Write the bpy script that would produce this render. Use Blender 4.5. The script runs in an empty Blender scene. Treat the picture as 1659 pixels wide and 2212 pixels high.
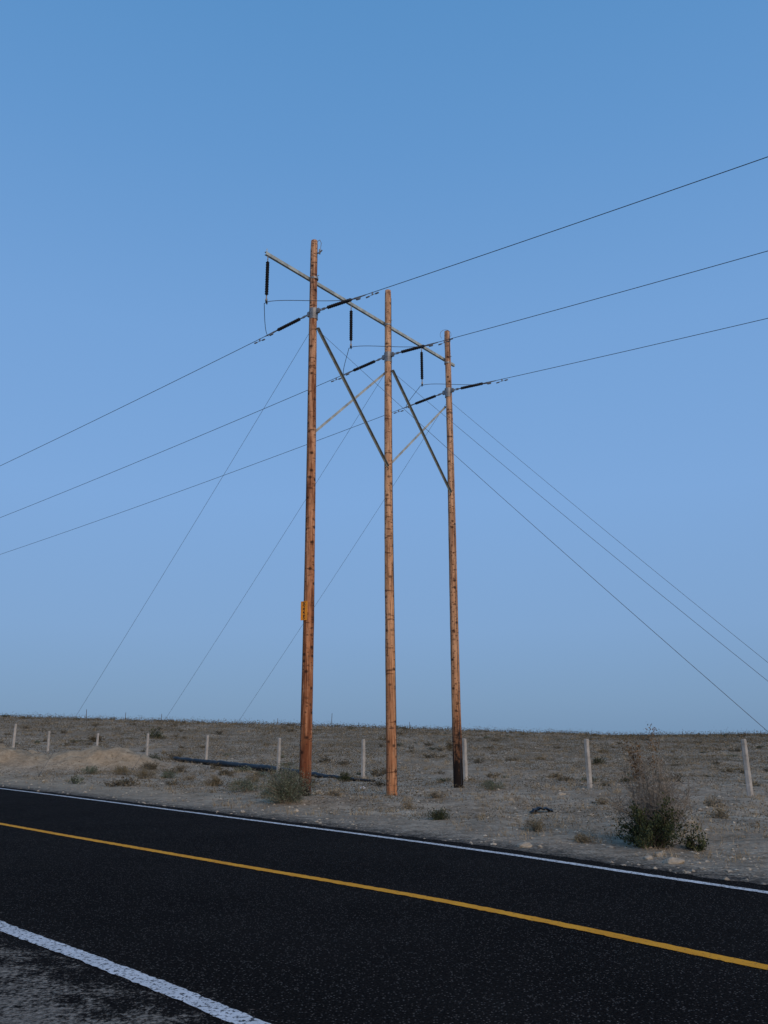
import bpy, math, random
import numpy as np
from mathutils import Vector, Matrix, noise as mn
random.seed(7); np.random.seed(7)
scene = bpy.context.scene
COL = scene.collection
scene.view_settings.view_transform = 'Standard'
scene.view_settings.look = 'None'
scene.view_settings.exposure = 0

# ------------------------------------------------------------------ node helpers
class NT:
    def __init__(s, name):
        s.m = bpy.data.materials.new(name); s.m.use_nodes = True
        s.t = s.m.node_tree; s.t.nodes.clear()
        s.out = s.t.nodes.new('ShaderNodeOutputMaterial')
        s.b = s.t.nodes.new('ShaderNodeBsdfPrincipled')
        s.t.links.new(s.b.outputs[0], s.out.inputs[0])
    def n(s, k): return s.t.nodes.new(k)
    def put(s, sock, v):
        if v is None: return
        if isinstance(v, bpy.types.NodeSocket): s.t.links.new(v, sock)
        elif isinstance(v, (tuple, list)) and len(v) == 3 and sock.type == 'RGBA': sock.default_value = (*v, 1)
        else: sock.default_value = v
    def obj(s): return s.n('ShaderNodeTexCoord').outputs['Object']
    def pos(s): return s.n('ShaderNodeNewGeometry').outputs['Position']
    def island(s): return s.n('ShaderNodeNewGeometry').outputs['Random Per Island']
    def attr(s, name):
        a = s.n('ShaderNodeAttribute'); a.attribute_name = name; return a.outputs['Fac']
    def map(s, v, sc=(1, 1, 1), loc=(0, 0, 0)):
        m = s.n('ShaderNodeMapping'); s.put(m.inputs[0], v); m.inputs['Scale'].default_value = sc
        m.inputs['Location'].default_value = loc; return m.outputs[0]
    def noise(s, v, sc, det=3, r=.55):
        m = s.n('ShaderNodeTexNoise'); s.put(m.inputs['Vector'], v)
        m.inputs['Scale'].default_value = sc; m.inputs['Detail'].default_value = det
        m.inputs['Roughness'].default_value = r; return m.outputs['Fac']
    def vor(s, v, sc, out='Distance', feat='F1'):
        m = s.n('ShaderNodeTexVoronoi'); m.feature = feat; s.put(m.inputs['Vector'], v)
        m.inputs['Scale'].default_value = sc; return m.outputs[out]
    def ramp(s, f, st):
        m = s.n('ShaderNodeValToRGB'); s.put(m.inputs[0], f); e = m.color_ramp.elements
        while len(e) < len(st): e.new(.5)
        for i, (p, c) in enumerate(st):
            e[i].position = p
            e[i].color = (c, c, c, 1) if isinstance(c, (int, float)) else (*c, 1)
        return m.outputs[0]
    def mix(s, f, a, b, mode='MIX'):
        m = s.n('ShaderNodeMixRGB'); m.blend_type = mode
        s.put(m.inputs[0], f); s.put(m.inputs[1], a); s.put(m.inputs[2], b); return m.outputs[0]
    def math(s, op, a, b=None, clamp=False):
        m = s.n('ShaderNodeMath'); m.operation = op; m.use_clamp = clamp
        s.put(m.inputs[0], a); s.put(m.inputs[1], b); return m.outputs[0]
    def bw(s, c):
        m = s.n('ShaderNodeRGBToBW'); s.put(m.inputs[0], c); return m.outputs[0]
    def z(s, v):
        m = s.n('ShaderNodeSeparateXYZ'); s.put(m.inputs[0], v); return m.outputs[2]
    def bump(s, h, st=.3, d=.02):
        m = s.n('ShaderNodeBump'); m.inputs['Strength'].default_value = st
        m.inputs['Distance'].default_value = d; s.put(m.inputs['Height'], h)
        s.t.links.new(m.outputs[0], s.b.inputs['Normal'])
    def done(s, col, rough=.8, spec=.3, metal=0):
        s.put(s.b.inputs['Base Color'], col); s.put(s.b.inputs['Roughness'], rough)
        s.b.inputs['Specular IOR Level'].default_value = spec
        s.b.inputs['Metallic'].default_value = metal
        return s.m

# ------------------------------------------------------------------ materials
def wood_mat(name, top, mid, low, black_h=0.0, stain=0.5, seed=0.0, kn=.9):
    n = NT(name); o = n.map(n.obj(), loc=(seed, seed * 1.7, seed * .3)); oz = n.z(n.obj())
    h = n.math('MULTIPLY', oz, 1 / 16.0)
    wob = n.noise(n.map(o, (2.5, 2.5, .6)), 1, 4, .6)
    h = n.math('ADD', h, n.math('MULTIPLY', n.math('SUBTRACT', wob, .5), .8), True)
    c = n.ramp(h, [(0, low), (.3, mid), (.9, top)])
    mot = n.noise(n.map(o, (7, 7, 3.2)), 1, 5, .7)
    c = n.mix(n.ramp(mot, [(.36, .6), (.52, 0)]), c, tuple(x * .45 for x in mid))
    c = n.mix(n.ramp(mot, [(.54, 0), (.70, .6)]), c, (.58, .35, .20))
    grain = n.noise(n.map(o, (42, 42, 1.2)), 1, 4, .6)
    c = n.mix(n.ramp(grain, [(.36, .7), (.53, 0)]), c, (.09, .038, .02))
    c = n.mix(n.ramp(grain, [(.54, 0), (.7, .5)]), c, (.60, .40, .26))
    st = n.noise(n.map(o, (7, 7, .7)), 1, 5, .65)
    c = n.mix(n.math('MULTIPLY', n.ramp(st, [(.48, 0), (.60, 1)]), stain), c, (.12, .038, .018))
    kd = n.vor(n.map(o, (4.2, 4.2, 5.2)), 1); kr = n.bw(n.vor(n.map(o, (4.2, 4.2, 5.2)), 1, 'Color'))
    k = n.math('MULTIPLY', n.ramp(kd, [(.13, 1), (.31, 0)]), n.ramp(kr, [(.34, 0), (.40, 1)]))
    c = n.mix(n.math('MULTIPLY', k, kn), c, (.028, .013, .009))
    kd2 = n.vor(n.map(o, (9, 9, 15)), 1); kr2 = n.bw(n.vor(n.map(o, (9, 9, 15)), 1, 'Color'))
    k2 = n.math('MULTIPLY', n.ramp(kd2, [(.2, 1), (.38, 0)]), n.ramp(kr2, [(.5, 0), (.55, 1)]))
    c = n.mix(n.math('MULTIPLY', k2, kn * .85), c, (.05, .024, .015))
    ring = n.noise(n.map(o, (2.2, 2.2, 10)), 1, 3, .6)
    c = n.mix(n.ramp(ring, [(.61, 0), (.67, .75)]), c, (.065, .028, .016))
    crack = n.noise(n.map(o, (26, 26, .6)), 1, 2)
    c = n.mix(n.ramp(crack, [(.31, .95), (.36, 0)]), c, (.015, .008, .006))
    if black_h > 0:
        bn = n.noise(n.map(o, (11, 11, .9)), 1, 6, .72); bn2 = n.noise(n.map(o, (8, 8, 8)), 1, 5, .75)
        bz = n.math('ADD', oz, n.math('MULTIPLY', n.math('SUBTRACT', n.mix(.5, bn, bn2), .5), black_h * 7))
        bf = n.ramp(n.math('MULTIPLY', bz, 1 / (black_h * 3)), [(.30, 1), (.80, 0)])
        c = n.mix(bf, c, (.012, .009, .008))
    n.bump(n.mix(.5, grain, crack), .6, .012)
    return n.done(c, .9, .15)

def plain(name, col, rough=.6, metal=0, var=.25, sc=6, spec=.3):
    n = NT(name); f = n.noise(n.obj(), sc, 4)
    d = tuple(x * (1 - var) for x in col); l = tuple(min(1, x * (1 + var)) for x in col)
    return n.done(n.ramp(f, [(.35, d), (.65, l)]), rough, spec, metal)

M_pole1 = wood_mat('wood_reddish', (.55, .31, .185), (.47, .195, .085), (.20, .072, .034), .35, .8, 3.1)
M_pole2 = wood_mat('wood_tan', (.62, .39, .245), (.60, .32, .165), (.36, .145, .062), 0.0, .32, 8.4, .8)
M_pole3 = wood_mat('wood_char', (.62, .39, .25), (.56, .30, .155), (.34, .155, .075), .95, .4, 14.9, .88)
M_arm = plain('weathered_steel', (.34, .38, .36), .6, .1)
M_brace = plain('brace_paint', (.17, .185, .17), .65, .1)
M_brace2 = plain('brace_pale', (.36, .385, .36), .6, .1)
M_steel = plain('galvanised', (.20, .205, .21), .5, .4)
M_rubber = plain('insulator_rubber', (.016, .017, .021), .6, 0, spec=.2)
M_wire = plain('conductor_metal', (.04, .052, .066), .6, .2)
M_guy = plain('guy_strand', (.10, .125, .15), .55, .3)
M_plastic = plain('black_plastic', (.006, .007, .010), .5, spec=.2)
M_white = plain('white_plastic', (.62, .62, .62), .6)

def concrete():
    n = NT('concrete'); o = n.pos(); f = n.noise(o, 5, 5, .6); g = n.noise(o, 60, 3)
    c = n.ramp(f, [(.3, (.27, .255, .225)), (.7, (.44, .42, .38))])
    c = n.mix(n.ramp(g, [(.35, .35), (.5, 0)]), c, (.2, .19, .17)); n.bump(g, .4, .01)
    return n.done(c, .9, .2)
M_conc = concrete()
M_oldwood = plain('old_grey_wood', (.09, .08, .07), .9)

def leafmat(name, a, b, c2):
    n = NT(name)
    c = n.ramp(n.island(), [(0, a), (.55, b), (1, c2)])
    c = n.mix(n.ramp(n.noise(n.pos(), 5, 2), [(.35, .5), (.6, 0)]), c, tuple(x * .35 for x in a))
    m = n.done(c, .75, .2)
    return m
M_sage = leafmat('leaf_sage', (.065, .082, .05), (.13, .155, .10), (.21, .235, .17))
M_dark = leafmat('leaf_dark', (.018, .025, .010), (.035, .048, .017), (.080, .090, .035))
M_olive = leafmat('leaf_olive', (.11, .09, .05), (.19, .155, .09), (.28, .235, .145))
M_dry = leafmat('leaf_dry', (.15, .125, .08), (.27, .225, .15), (.40, .345, .24))
M_brown = leafmat('leaf_brown', (.1, .055, .025), (.17, .1, .045), (.22, .15, .08))
M_hill = leafmat('leaf_hill', (.055, .045, .026), (.11, .09, .052), (.19, .158, .098))
M_twig = plain('twig', (.19, .165, .13), .9)
M_twigd = plain('twig_dark', (.05, .04, .03), .9)
def rockmat():
    n = NT('limestone'); f = n.noise(n.pos(), 14, 5, .65)
    c = n.ramp(f, [(.3, (.33, .28, .20)), (.7, (.60, .53, .41))])
    c = n.mix(n.math('MULTIPLY', n.island(), .85), c, (.19, .16, .12)); n.bump(f, .5, .02)
    return n.done(c, .9, .2)
M_rock = rockmat()

def groundmat():
    n = NT('desert_ground'); p = n.pos(); road = n.attr('road'); sand = n.attr('sand'); scrub = n.attr('scrub')
    f1 = n.noise(p, .12, 5, .65); f2 = n.noise(p, .8, 6, .74); f3 = n.noise(p, 9, 5, .75); f4 = n.noise(p, 42, 4, .75)
    f5 = n.noise(p, 3.1, 6, .75)
    c = n.ramp(f2, [(.36, (.235, .185, .125)), (.5, (.37, .305, .218)), (.63, (.49, .415, .305))])
    c = n.mix(n.ramp(f1, [(.38, .6), (.56, 0)]), c, (.23, .175, .115))
    c = n.mix(n.ramp(f5, [(.38, .8), (.47, 0)]), c, (.13, .10, .062))
    c = n.mix(n.ramp(f5, [(.55, 0), (.66, .5)]), c, (.53, .46, .345))
    c = n.mix(n.ramp(f3, [(.38, .5), (.49, 0)]), c, (.15, .118, .078))
    c = n.mix(n.ramp(f3, [(.58, 0), (.70, .4)]), c, (.54, .47, .36))
    c = n.mix(n.ramp(f4, [(.38, .5), (.5, 0)]), c, (.14, .11, .075))
    # scrub litter tints the plain beyond the fence
    pt = n.noise(n.map(p, (1, .6, 1)), .35, 6, .75)
    c = n.mix(n.math('MULTIPLY', n.ramp(pt, [(.40, 1), (.58, .15)]), n.math('MULTIPLY', scrub, .62)), c, (.135, .102, .058))
    v = n.vor(p, 9); vc = n.vor(p, 9, 'Color')
    c = n.mix(n.math('MULTIPLY', n.ramp(v, [(.16, 1), (.24, 0)]), n.ramp(vc, [(.65, 0), (.70, .6)])), c, (.60, .54, .43))
    # sandy bank
    sc = n.ramp(f5, [(.35, (.27, .208, .132)), (.65, (.45, .36, .24))])
    sc = n.mix(n.ramp(f2, [(.38, .5), (.5, 0)]), sc, (.22, .17, .11))
    sc = n.mix(n.ramp(f3, [(.38, .55), (.5, 0)]), sc, (.21, .16, .10))
    sc = n.mix(n.ramp(f4, [(.36, .5), (.5, 0)]), sc, (.22, .17, .11))
    c = n.mix(n.math('MULTIPLY', sand, .88, True), c, sc)
    # gravel shoulder
    gb = n.bw(n.vor(p, 34, 'Color'))
    gc = n.ramp(gb, [(.2, (.12, .10, .075)), (.5, (.255, .213, .155)), (.85, (.45, .385, .29))])
    gc = n.mix(n.ramp(f5, [(.38, .6), (.55, 0)]), gc, (.13, .107, .077))
    w = n.math('ADD', road, n.math('MULTIPLY', n.math('SUBTRACT', f2, .5), 3.0))
    c = n.mix(n.ramp(n.math('MULTIPLY', w, .2), [(.12, .9), (.5, 0)]), c, gc)
    w2 = n.math('ADD', road, n.math('MULTIPLY', n.math('SUBTRACT', n.mix(.5, f3, f5), .5), 2.6))
    dk = n.ramp(n.math('MULTIPLY', w2, .5), [(.25, .93), (.62, 0)])
    c = n.mix(dk, c, n.ramp(gb, [(.3, (.018, .017, .016)), (.9, (.14, .122, .10))]))
    n.bump(n.mix(.4, n.mix(.5, f3, f4), v), .9, .05)
    return n.done(c, .95, .05)
M_ground = groundmat()

def asphalt():
    n = NT('asphalt'); p = n.pos(); ed = n.attr('near')
    f1 = n.noise(p, .5, 4); f2 = n.noise(p, 48, 4, .8); v = n.vor(p, 60); vc = n.bw(n.vor(p, 60, 'Color')); f6 = n.noise(p, 14, 5, .8)
    c = n.ramp(f1, [(.35, (.0062, .0053, .0048)), (.65, (.0105, .0092, .0082))])
    c = n.mix(n.ramp(f2, [(.50, 0), (.66, .55)]), c, (.048, .042, .036))
    c = n.mix(n.ramp(f6, [(.56, 0), (.72, .5)]), c, (.03, .027, .023))
    c = n.mix(n.math('MULTIPLY', n.ramp(vc, [(.67, 0), (.74, .9)]), n.ramp(v, [(.25, 1), (.45, 0)])), c, (.13, .115, .10))
    nz = n.noise(p, 3.2, 6, .72); nf = n.noise(p, 26, 5, .75)
    mixn = n.math('ADD', n.math('MULTIPLY', n.math('SUBTRACT', nz, .5), 3.4), n.math('MULTIPLY', n.math('SUBTRACT', nf, .5), 2.8))
    w = n.math('ADD', n.math('MULTIPLY', ed, -1), mixn)
    gv = n.ramp(nf, [(.38, (.045, .04, .034)), (.62, (.32, .28, .225))])
    c = n.mix(n.ramp(w, [(.32, 0), (.85, .9)]), c, gv)
    n.bump(n.mix(.5, f2, v), .9, .014)
    return n.done(c, 1.0, .02)
M_asph = asphalt()
def paint(name, a, b, wear):
    n = NT(name); p = n.pos(); f = n.noise(p, 30, 5, .75); g = n.noise(p, 3, 3)
    c = n.ramp(g, [(.3, a), (.7, b)])
    c = n.mix(n.ramp(f, [(wear, 1), (wear + .07, 0)]), c, (.03, .03, .03))
    n.bump(f, .4, .01)
    return n.done(c, .8, .1)
M_wpaint = paint('white_paint', (.52, .53, .52), (.70, .71, .70), .41)
M_ypaint = paint('yellow_paint', (.66, .27, .015), (.80, .36, .025), .34)

# ------------------------------------------------------------------ mesh helpers
WO = {}
def add(name, verts, faces, mats, origin=(0, 0, 0), parent=None, midx=None, smooth=False, **props):
    me = bpy.data.meshes.new(name)
    o = Vector(origin)
    v = np.asarray(verts, dtype=float) - np.array(origin, dtype=float)
    me.from_pydata(v.tolist(), [], faces)
    for m in (mats if isinstance(mats, (list, tuple)) else [mats]): me.materials.append(m)
    if midx is not None: me.polygons.foreach_set('material_index', midx)
    if smooth: me.polygons.foreach_set('use_smooth', [True] * len(me.polygons))
    me.update()
    ob = bpy.data.objects.new(name, me); COL.objects.link(ob)
    place(ob, o, parent)
    for k, x in props.items(): ob[k] = x
    return ob
def place(ob, o, parent=None):
    if parent is not None:
        ob.parent = parent; ob.location = Vector(o) - WO[parent.name]
    else: ob.location = o
    WO[ob.name] = Vector(o)
def empty(name, o, **props):
    ob = bpy.data.objects.new(name, None); ob.empty_display_size = .3; COL.objects.link(ob)
    ob.location = o; WO[ob.name] = Vector(o)
    for k, x in props.items(): ob[k] = x
    return ob

class MB:
    def __init__(s): s.v = []; s.f = []; s.m = []
    def tube(s, pts, rad, seg=6, mi=0, cap=True):
        pts = [Vector(p) for p in pts]; n = len(pts)
        if not hasattr(rad, '__len__'): rad = [rad] * n
        b = len(s.v)
        t = (pts[1] - pts[0]).normalized()
        u = t.cross(Vector((0, 0, 1)))
        if u.length < .05: u = t.cross(Vector((1, 0, 0)))
        u.normalize()
        for i, p in enumerate(pts):
            t = (pts[min(i + 1, n - 1)] - pts[max(i - 1, 0)]).normalized()
            u = (u - t * u.dot(t)).normalized(); w = t.cross(u)
            for k in range(seg):
                a = 2 * math.pi * k / seg
                s.v.append(tuple(p + (u * math.cos(a) + w * math.sin(a)) * rad[i]))
        for i in range(n - 1):
            for k in range(seg):
                k2 = (k + 1) % seg
                s.f.append((b + i * seg + k, b + i * seg + k2, b + (i + 1) * seg + k2, b + (i + 1) * seg + k)); s.m.append(mi)
        if cap:
            s.f.append(tuple(b + k for k in range(seg))[::-1]); s.m.append(mi)
            s.f.append(tuple(b + (n - 1) * seg + k for k in range(seg))); s.m.append(mi)
    def lathe(s, prof, seg=14, mi=0):
        s.tube([(x, 0, 0) for x, r in prof], [r for x, r in prof], seg, mi)
    def box(s, c, ax, ay, az, mi=0):
        c = Vector(c); ax = Vector(ax); ay = Vector(ay); az = Vector(az); b = len(s.v)
        for i in (-1, 1):
            for j in (-1, 1):
                for k in (-1, 1): s.v.append(tuple(c + ax * i + ay * j + az * k))
        for q in ((0, 1, 3, 2), (4, 6, 7, 5), (0, 4, 5, 1), (2, 3, 7, 6), (0, 2, 6, 4), (1, 5, 7, 3)):
            s.f.append(tuple(b + i for i in q)); s.m.append(mi)
    def leaf(s, p, size, mi=0, rnd=random, up=.3):
        d = Vector((rnd.gauss(0, 1), rnd.gauss(0, 1), rnd.gauss(up, 1))).normalized()
        e = d.cross(Vector((rnd.gauss(0, 1), rnd.gauss(0, 1), rnd.gauss(0, 1)))).normalized()
        p = Vector(p); b = len(s.v)
        s.v += [tuple(p), tuple(p + d * size * .5 + e * size * .28), tuple(p + d * size), tuple(p + d * size * .5 - e * size * .28)]
        s.f.append((b, b + 1, b + 2, b + 3)); s.m.append(mi)
    def blade(s, p, d, w, h):
        b = len(s.v); p = Vector(p); q = Vector((w, 0, 0)) if random.random() < .5 else Vector((w * .7, w * .7, 0))
        s.v += [tuple(p - q), tuple(p + q), tuple(p + Vector(d) * h)]; s.f.append((b, b + 1, b + 2)); s.m.append(0)

# ------------------------------------------------------------------ road lines and terrain (metres)
def curve(pts, n):
    P = np.array(pts, float); d = np.r_[0, np.cumsum(np.hypot(*np.diff(P, axis=0).T))]
    T = np.zeros_like(P)
    T[1:-1] = ((P[2:] - P[1:-1]) / (d[2:] - d[1:-1])[:, None] + (P[1:-1] - P[:-2]) / (d[1:-1] - d[:-2])[:, None]) / 2
    T[0] = (P[1] - P[0]) / (d[1] - d[0]); T[-1] = (P[-1] - P[-2]) / (d[-1] - d[-2])
    q = np.linspace(0, d[-1], n); i = np.clip(np.searchsorted(d, q, 'right') - 1, 0, len(d) - 2)
    h = (d[i + 1] - d[i]); t = ((q - d[i]) / h)[:, None]; h = h[:, None]
    return (2*t**3-3*t**2+1)*P[i] + (t**3-2*t**2+t)*h*T[i] + (-2*t**3+3*t**2)*P[i+1] + (t**3-t**2)*h*T[i+1]
FAR = [(60, -54), (20.5, -9.4), (7.3, 5.4), (4, 9.42), (1.29, 12.95), (-3.36, 18.35), (-12.5, 28.6), (-33, 50.5), (-80, 100)]
YEL = [(57, -56), (18, -11.5), (5.2, 3.6), (2.73, 6.5), (.735, 8.88), (-2.43, 12.05), (-7.39, 17.04), (-15.4, 25.7), (-36, 47.6), (-83, 97)]
NEA = [(54.5, -58.5), (15.3, -13.6), (2.9, 1.3), (-.733, 5.35), (-1.80, 6.46), (-3.36, 7.99), (-18.2, 23.2), (-39, 44.5), (-86, 94)]
cF, cN = curve(FAR, 130), curve(NEA, 130)
def sdist(P, C):
    best = np.full(len(P), 1e9); sg = np.zeros(len(P))
    for a, b in zip(C[:-1], C[1:]):
        ab = b - a; L = ab @ ab; t = np.clip(((P - a) @ ab) / L, 0, 1)
        q = P - (a + t[:, None] * ab); dd = np.hypot(q[:, 0], q[:, 1])
        s = q[:, 0] * ab[1] - q[:, 1] * ab[0]
        m = dd < best; best[m] = dd[m]; sg[m] = np.sign(s[m])
    return best * np.where(sg == 0, 1, sg)
def base_z(x, y):
    t = min(1, max(0, (y - 34) / 86)); t = t * t * (3 - 2 * t)
    hc = 2.55 - .036 * x
    hc = max(1.35, min(6.5, hc)) + .35 * mn.noise((x * .03, y * .01, 5)) * min(1, abs(x + 60) / 60)
    return t * hc
MOUNDS = [(-13.8, 43.0, 2.3, 1.8, 1.08), (-20.2, 42.6, 2.5, 2.0, 1.15), (-17.0, 43, 1.6, 1.4, .35), (-26, 44, 3.5, 2.4, 1.1)]
def ground(xs, ys):
    P = np.c_[xs, ys]; sF = sdist(P, cF); sN = sdist(P, cN)
    z = np.zeros(len(P)); sand = np.zeros(len(P))
    for i, (x, y) in enumerate(P):
        b = base_z(x, y)
        if sF[i] < .25 and sN[i] > -1.7:
            z[i] = b - .06; continue
        w = min(1, max(0, (sF[i] - .6) / 2.5)) if sF[i] > 0 else .25
        n1 = mn.noise((x * .33, y * .33, 0)); n2 = mn.noise((x * 1.2, y * 1.2, 3)); n3 = mn.noise((x * 3.7, y * 3.7, 9))
        zz = b - .02 + w * (.02 + .09 * n1 + .07 * n2 + .03 * n3)
        for (mx, my, rx, ry, h) in MOUNDS:
            g = ((x - mx) / rx) ** 2 + ((y - my) / ry) ** 2
            if g < 9:
                e = math.exp(-g ** 1.15 * .9); zz += h * e * (1 + .2 * n1 + .26 * n2 + .22 * n3); sand[i] = max(sand[i], min(1, e * 2.8))
        zz += .15 * math.exp(-((x + 2.2) ** 2 + (y - 21.9) ** 2) / 1.6) * w
        if y > 40: zz += min(1, (y - 40) / 40) * (.18 * mn.noise((x * .12, y * .12, 1)) + .12 * mn.noise((x * .5, y * .5, 1)))
        z[i] = zz
        if 18 < y < 46 and x < -1: sand[i] = max(sand[i], .8 * min(1, max(0, (6.0 - sF[i]) / 4)) * min(1, (-1 - x) / 8))
    return z, sF, sand
def gz(x, y): return float(ground(np.array([x]), np.array([y]))[0][0])

def axis(lo, hi, step, far, g=1.13):
    a = list(np.arange(lo, hi, step)); s = step; v = a[-1]
    while v < far: s *= g; v += s; a.append(v)
    s = step; v = a[0]
    while v > -far: s *= g; v -= s; a.insert(0, v)
    return np.array(a)
ax = axis(-25, 16, .26, 3500, 1.10); ay = axis(4, 52, .26, 3500, 1.10)
X, Y = np.meshgrid(ax, ay); xs, ys = X.ravel(), Y.ravel()
Z, SF, SA = ground(xs, ys)
nx, ny = len(ax), len(ay)
idx = np.arange(nx * ny).reshape(ny, nx)
fc = np.stack([idx[:-1, :-1], idx[:-1, 1:], idx[1:, 1:], idx[1:, :-1]], -1).reshape(-1, 4).tolist()
G = add('ground', np.c_[xs, ys, Z], fc, M_ground, smooth=True, kind='structure', label='stony grey tan desert ground with gravel road shoulder', category='ground')
for nm, arr in (('road', np.where(SF > 0, SF, 2)), ('sand', SA), ('scrub', np.clip((SF - 12) / 18, 0, 1))):
    a = G.data.attributes.new(nm, 'FLOAT', 'POINT'); a.data.foreach_set('value', np.asarray(arr, np.float32))

# road sheet
def offset(C, d):
    T = np.gradient(C, axis=0); T /= np.hypot(T[:, 0], T[:, 1])[:, None]
    d = np.asarray(d).reshape(-1, 1) if hasattr(d, '__len__') else d
    return C + np.c_[T[:, 1], -T[:, 0]] * d
nR = 3000
cf, cn = curve(FAR, nR), curve(NEA, nR)
jit = np.array([.10 * mn.noise((p[0] * .8, p[1] * .8, 4)) + .09 * mn.noise((p[0] * 4, p[1] * 4, 2)) + .05 * mn.noise((p[0] * 14, p[1] * 14, 2)) for p in cf])
ef, en = offset(cf, .40 + jit), offset(cn, -1.95)
K = 14
rv = []
for k in range(K + 1):
    q = en + (ef - en) * (k / K); rv.append(q)
RV = np.stack(rv, 1).reshape(-1, 2)
rz = np.array([base_z(a, b) for a, b in RV])
ridx = np.arange(nR * (K + 1)).reshape(nR, K + 1)
rf = np.stack([ridx[:-1, :-1], ridx[:-1, 1:], ridx[1:, 1:], ridx[1:, :-1]], -1).reshape(-1, 4)[:, ::-1].tolist()
R = add('road', np.c_[RV, rz], rf, M_asph, kind='structure', label='black asphalt two lane desert road', category='road')
a = R.data.attributes.new('near', 'FLOAT', 'POINT'); a.data.foreach_set('value', sdist(RV, cN).astype(np.float32))
def line(name, pts, w, mat, label, dash=0):
    n = 4200; C = curve(pts, n)
    wob = np.array([.014 * mn.noise((p[0] * .9, p[1] * .9, 7)) for p in C])
    j1 = np.random.normal(0, .005, n); j2 = np.random.normal(0, .005, n)
    A, B = offset(C, w / 2 + wob + j1), offset(C, -w / 2 + wob + j2)
    V = np.concatenate([A, B]); z = np.array([base_z(p[0], p[1]) for p in V]) + .005
    f = [(i, i + n, i + n + 1, i + 1)[::-1] for i in range(n - 1)]
    return add(name, np.c_[V, z], f, mat, kind='structure', label=label, category='road marking')
line('road_edge_line', FAR, .13, M_wpaint, 'solid white painted edge line on far side of road')
line('road_centre_line', YEL, .14, M_ypaint, 'solid yellow painted centre line of asphalt road')
line('road_edge_line', NEA, .155, M_wpaint, 'worn solid white painted edge line beside gravel verge')

# ------------------------------------------------------------------ three pole structure
D = Vector((.5987, .801, 0)); PN = Vector((-.801, .5987, 0))
PP = [Vector((-2.02, 21.95, 0)), Vector((.16, 24.85, 0)), Vector((2.33, 27.77, 0))]
TOP = 15.9
S = empty('power_pole_structure', (.16, 24.85, 0), label='three tall wooden power poles joined by crossarm and braces beside road', category='power pole')
def pole_r(z): return .158 - (.158 - .102) * z / TOP
poles = []
LEFT = Vector((-.794, .608, -.078)).normalized(); RIGHT = Vector((.78, -.626, -.078)).normalized()
ZA = 13.55
plab = ['reddish brown wooden pole with dark stains', 'tan brown weathered wooden pole', 'wooden pole with blackened base']
for i, p in enumerate(PP):
    mb = MB(); zz = np.linspace(-.4, TOP, 110); seg = 24; b = 0
    for j, z in enumerate(zz):
        bow = .02 * math.sin(z * .3 + i * 2)
        for k in range(seg):
            a = 2 * math.pi * k / seg
            r = pole_r(z) * (1 + .04 * mn.noise((math.cos(a) * 1.3, math.sin(a) * 1.3, z * .9 + i * 9)) + .035 * mn.noise((math.cos(a) * 3, math.sin(a) * 3, z * 3 + i * 5)))
            if j == len(zz) - 1: r *= .93
            mb.v.append((p.x + bow + r * math.cos(a), p.y + r * math.sin(a), z))
    for j in range(len(zz) - 1):
        for k in range(seg):
            k2 = (k + 1) % seg; mb.f.append((j * seg + k, j * seg + k2, (j + 1) * seg + k2, (j + 1) * seg + k))
    mb.f.append(tuple((len(zz) - 1) * seg + k for k in range(seg)))
    po = add('pole', mb.v, mb.f, [M_pole1, M_pole2, M_pole3][i], origin=p, parent=S, smooth=True, label=plab[i]); poles.append(po)
    # steel collars
    mb = MB()
    for zc, hh in ((ZA, .09), (ZA - .16, .085)):
        rr = pole_r(zc) * 1.06 + (.012 if hh == .09 else .006)
        mb.tube([(p.x, p.y, zc - hh), (p.x, p.y, zc + hh)], rr, 20)
    for dr in (LEFT, RIGHT):
        mb.box(Vector((p.x, p.y, ZA)) + dr * .15, dr * .08, dr.cross(Vector((0, 0, 1))).normalized() * .035, (0, 0, .07))
    add('steel_collar', mb.v, mb.f, M_steel, origin=(p.x, p.y, ZA), parent=po)
    mb = MB(); mb.tube([(p.x, p.y, TOP - 1.30), (p.x, p.y, TOP - 1.24)], pole_r(14.6) * 1.06 + .008, 20)
    add('crossarm_band', mb.v, mb.f, M_steel, origin=(p.x, p.y, TOP - 1.28), parent=po)
    mb = MB(); ang = math.radians([-150, -20, -60][i]); ca, sa = math.cos(ang), math.sin(ang)
    mb.tube([(p.x + (pole_r(z) * 1.02 + .008) * ca + .02 * math.sin(z * .3 + i * 2), p.y + (pole_r(z) * 1.02 + .008) * sa, z) for z in np.linspace(.1, TOP - .3, 30)], .006, 5)
    add('ground_lead', mb.v, mb.f, M_wire, origin=(p.x, p.y, 8), parent=po)

# pole-top fittings
mb = MB(); p = PP[0]; t0 = Vector((p.x, p.y, TOP - .45))
mb.tube([t0 + RIGHT * .08, t0 + RIGHT * .22, t0 + RIGHT * .30 + Vector((0, 0, .05))], .02, 6)
mb.tube([t0 + RIGHT * .2 + Vector((0, 0, -.05)), t0 + RIGHT * .2 + Vector((0, 0, .1))], .028, 6)
mb.tube([t0 + RIGHT * .22 + Vector((0, 0, .05)), t0 + RIGHT * .26 + Vector((0, 0, .3)), t0 + RIGHT * .2 + Vector((0, 0, .42)), t0 + RIGHT * .1 + Vector((0, 0, .4))], .009, 5)
add('top_bracket', mb.v, mb.f, M_steel, origin=t0, parent=poles[0])
mb = MB(); p = PP[2]; t0 = Vector((p.x, p.y, TOP - .1))
pts = [t0 + Vector((.20 * math.cos(a) - .05, -.1, .20 * math.sin(a) - .08)) for a in np.linspace(-.4, math.pi * 1.25, 16)]
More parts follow.
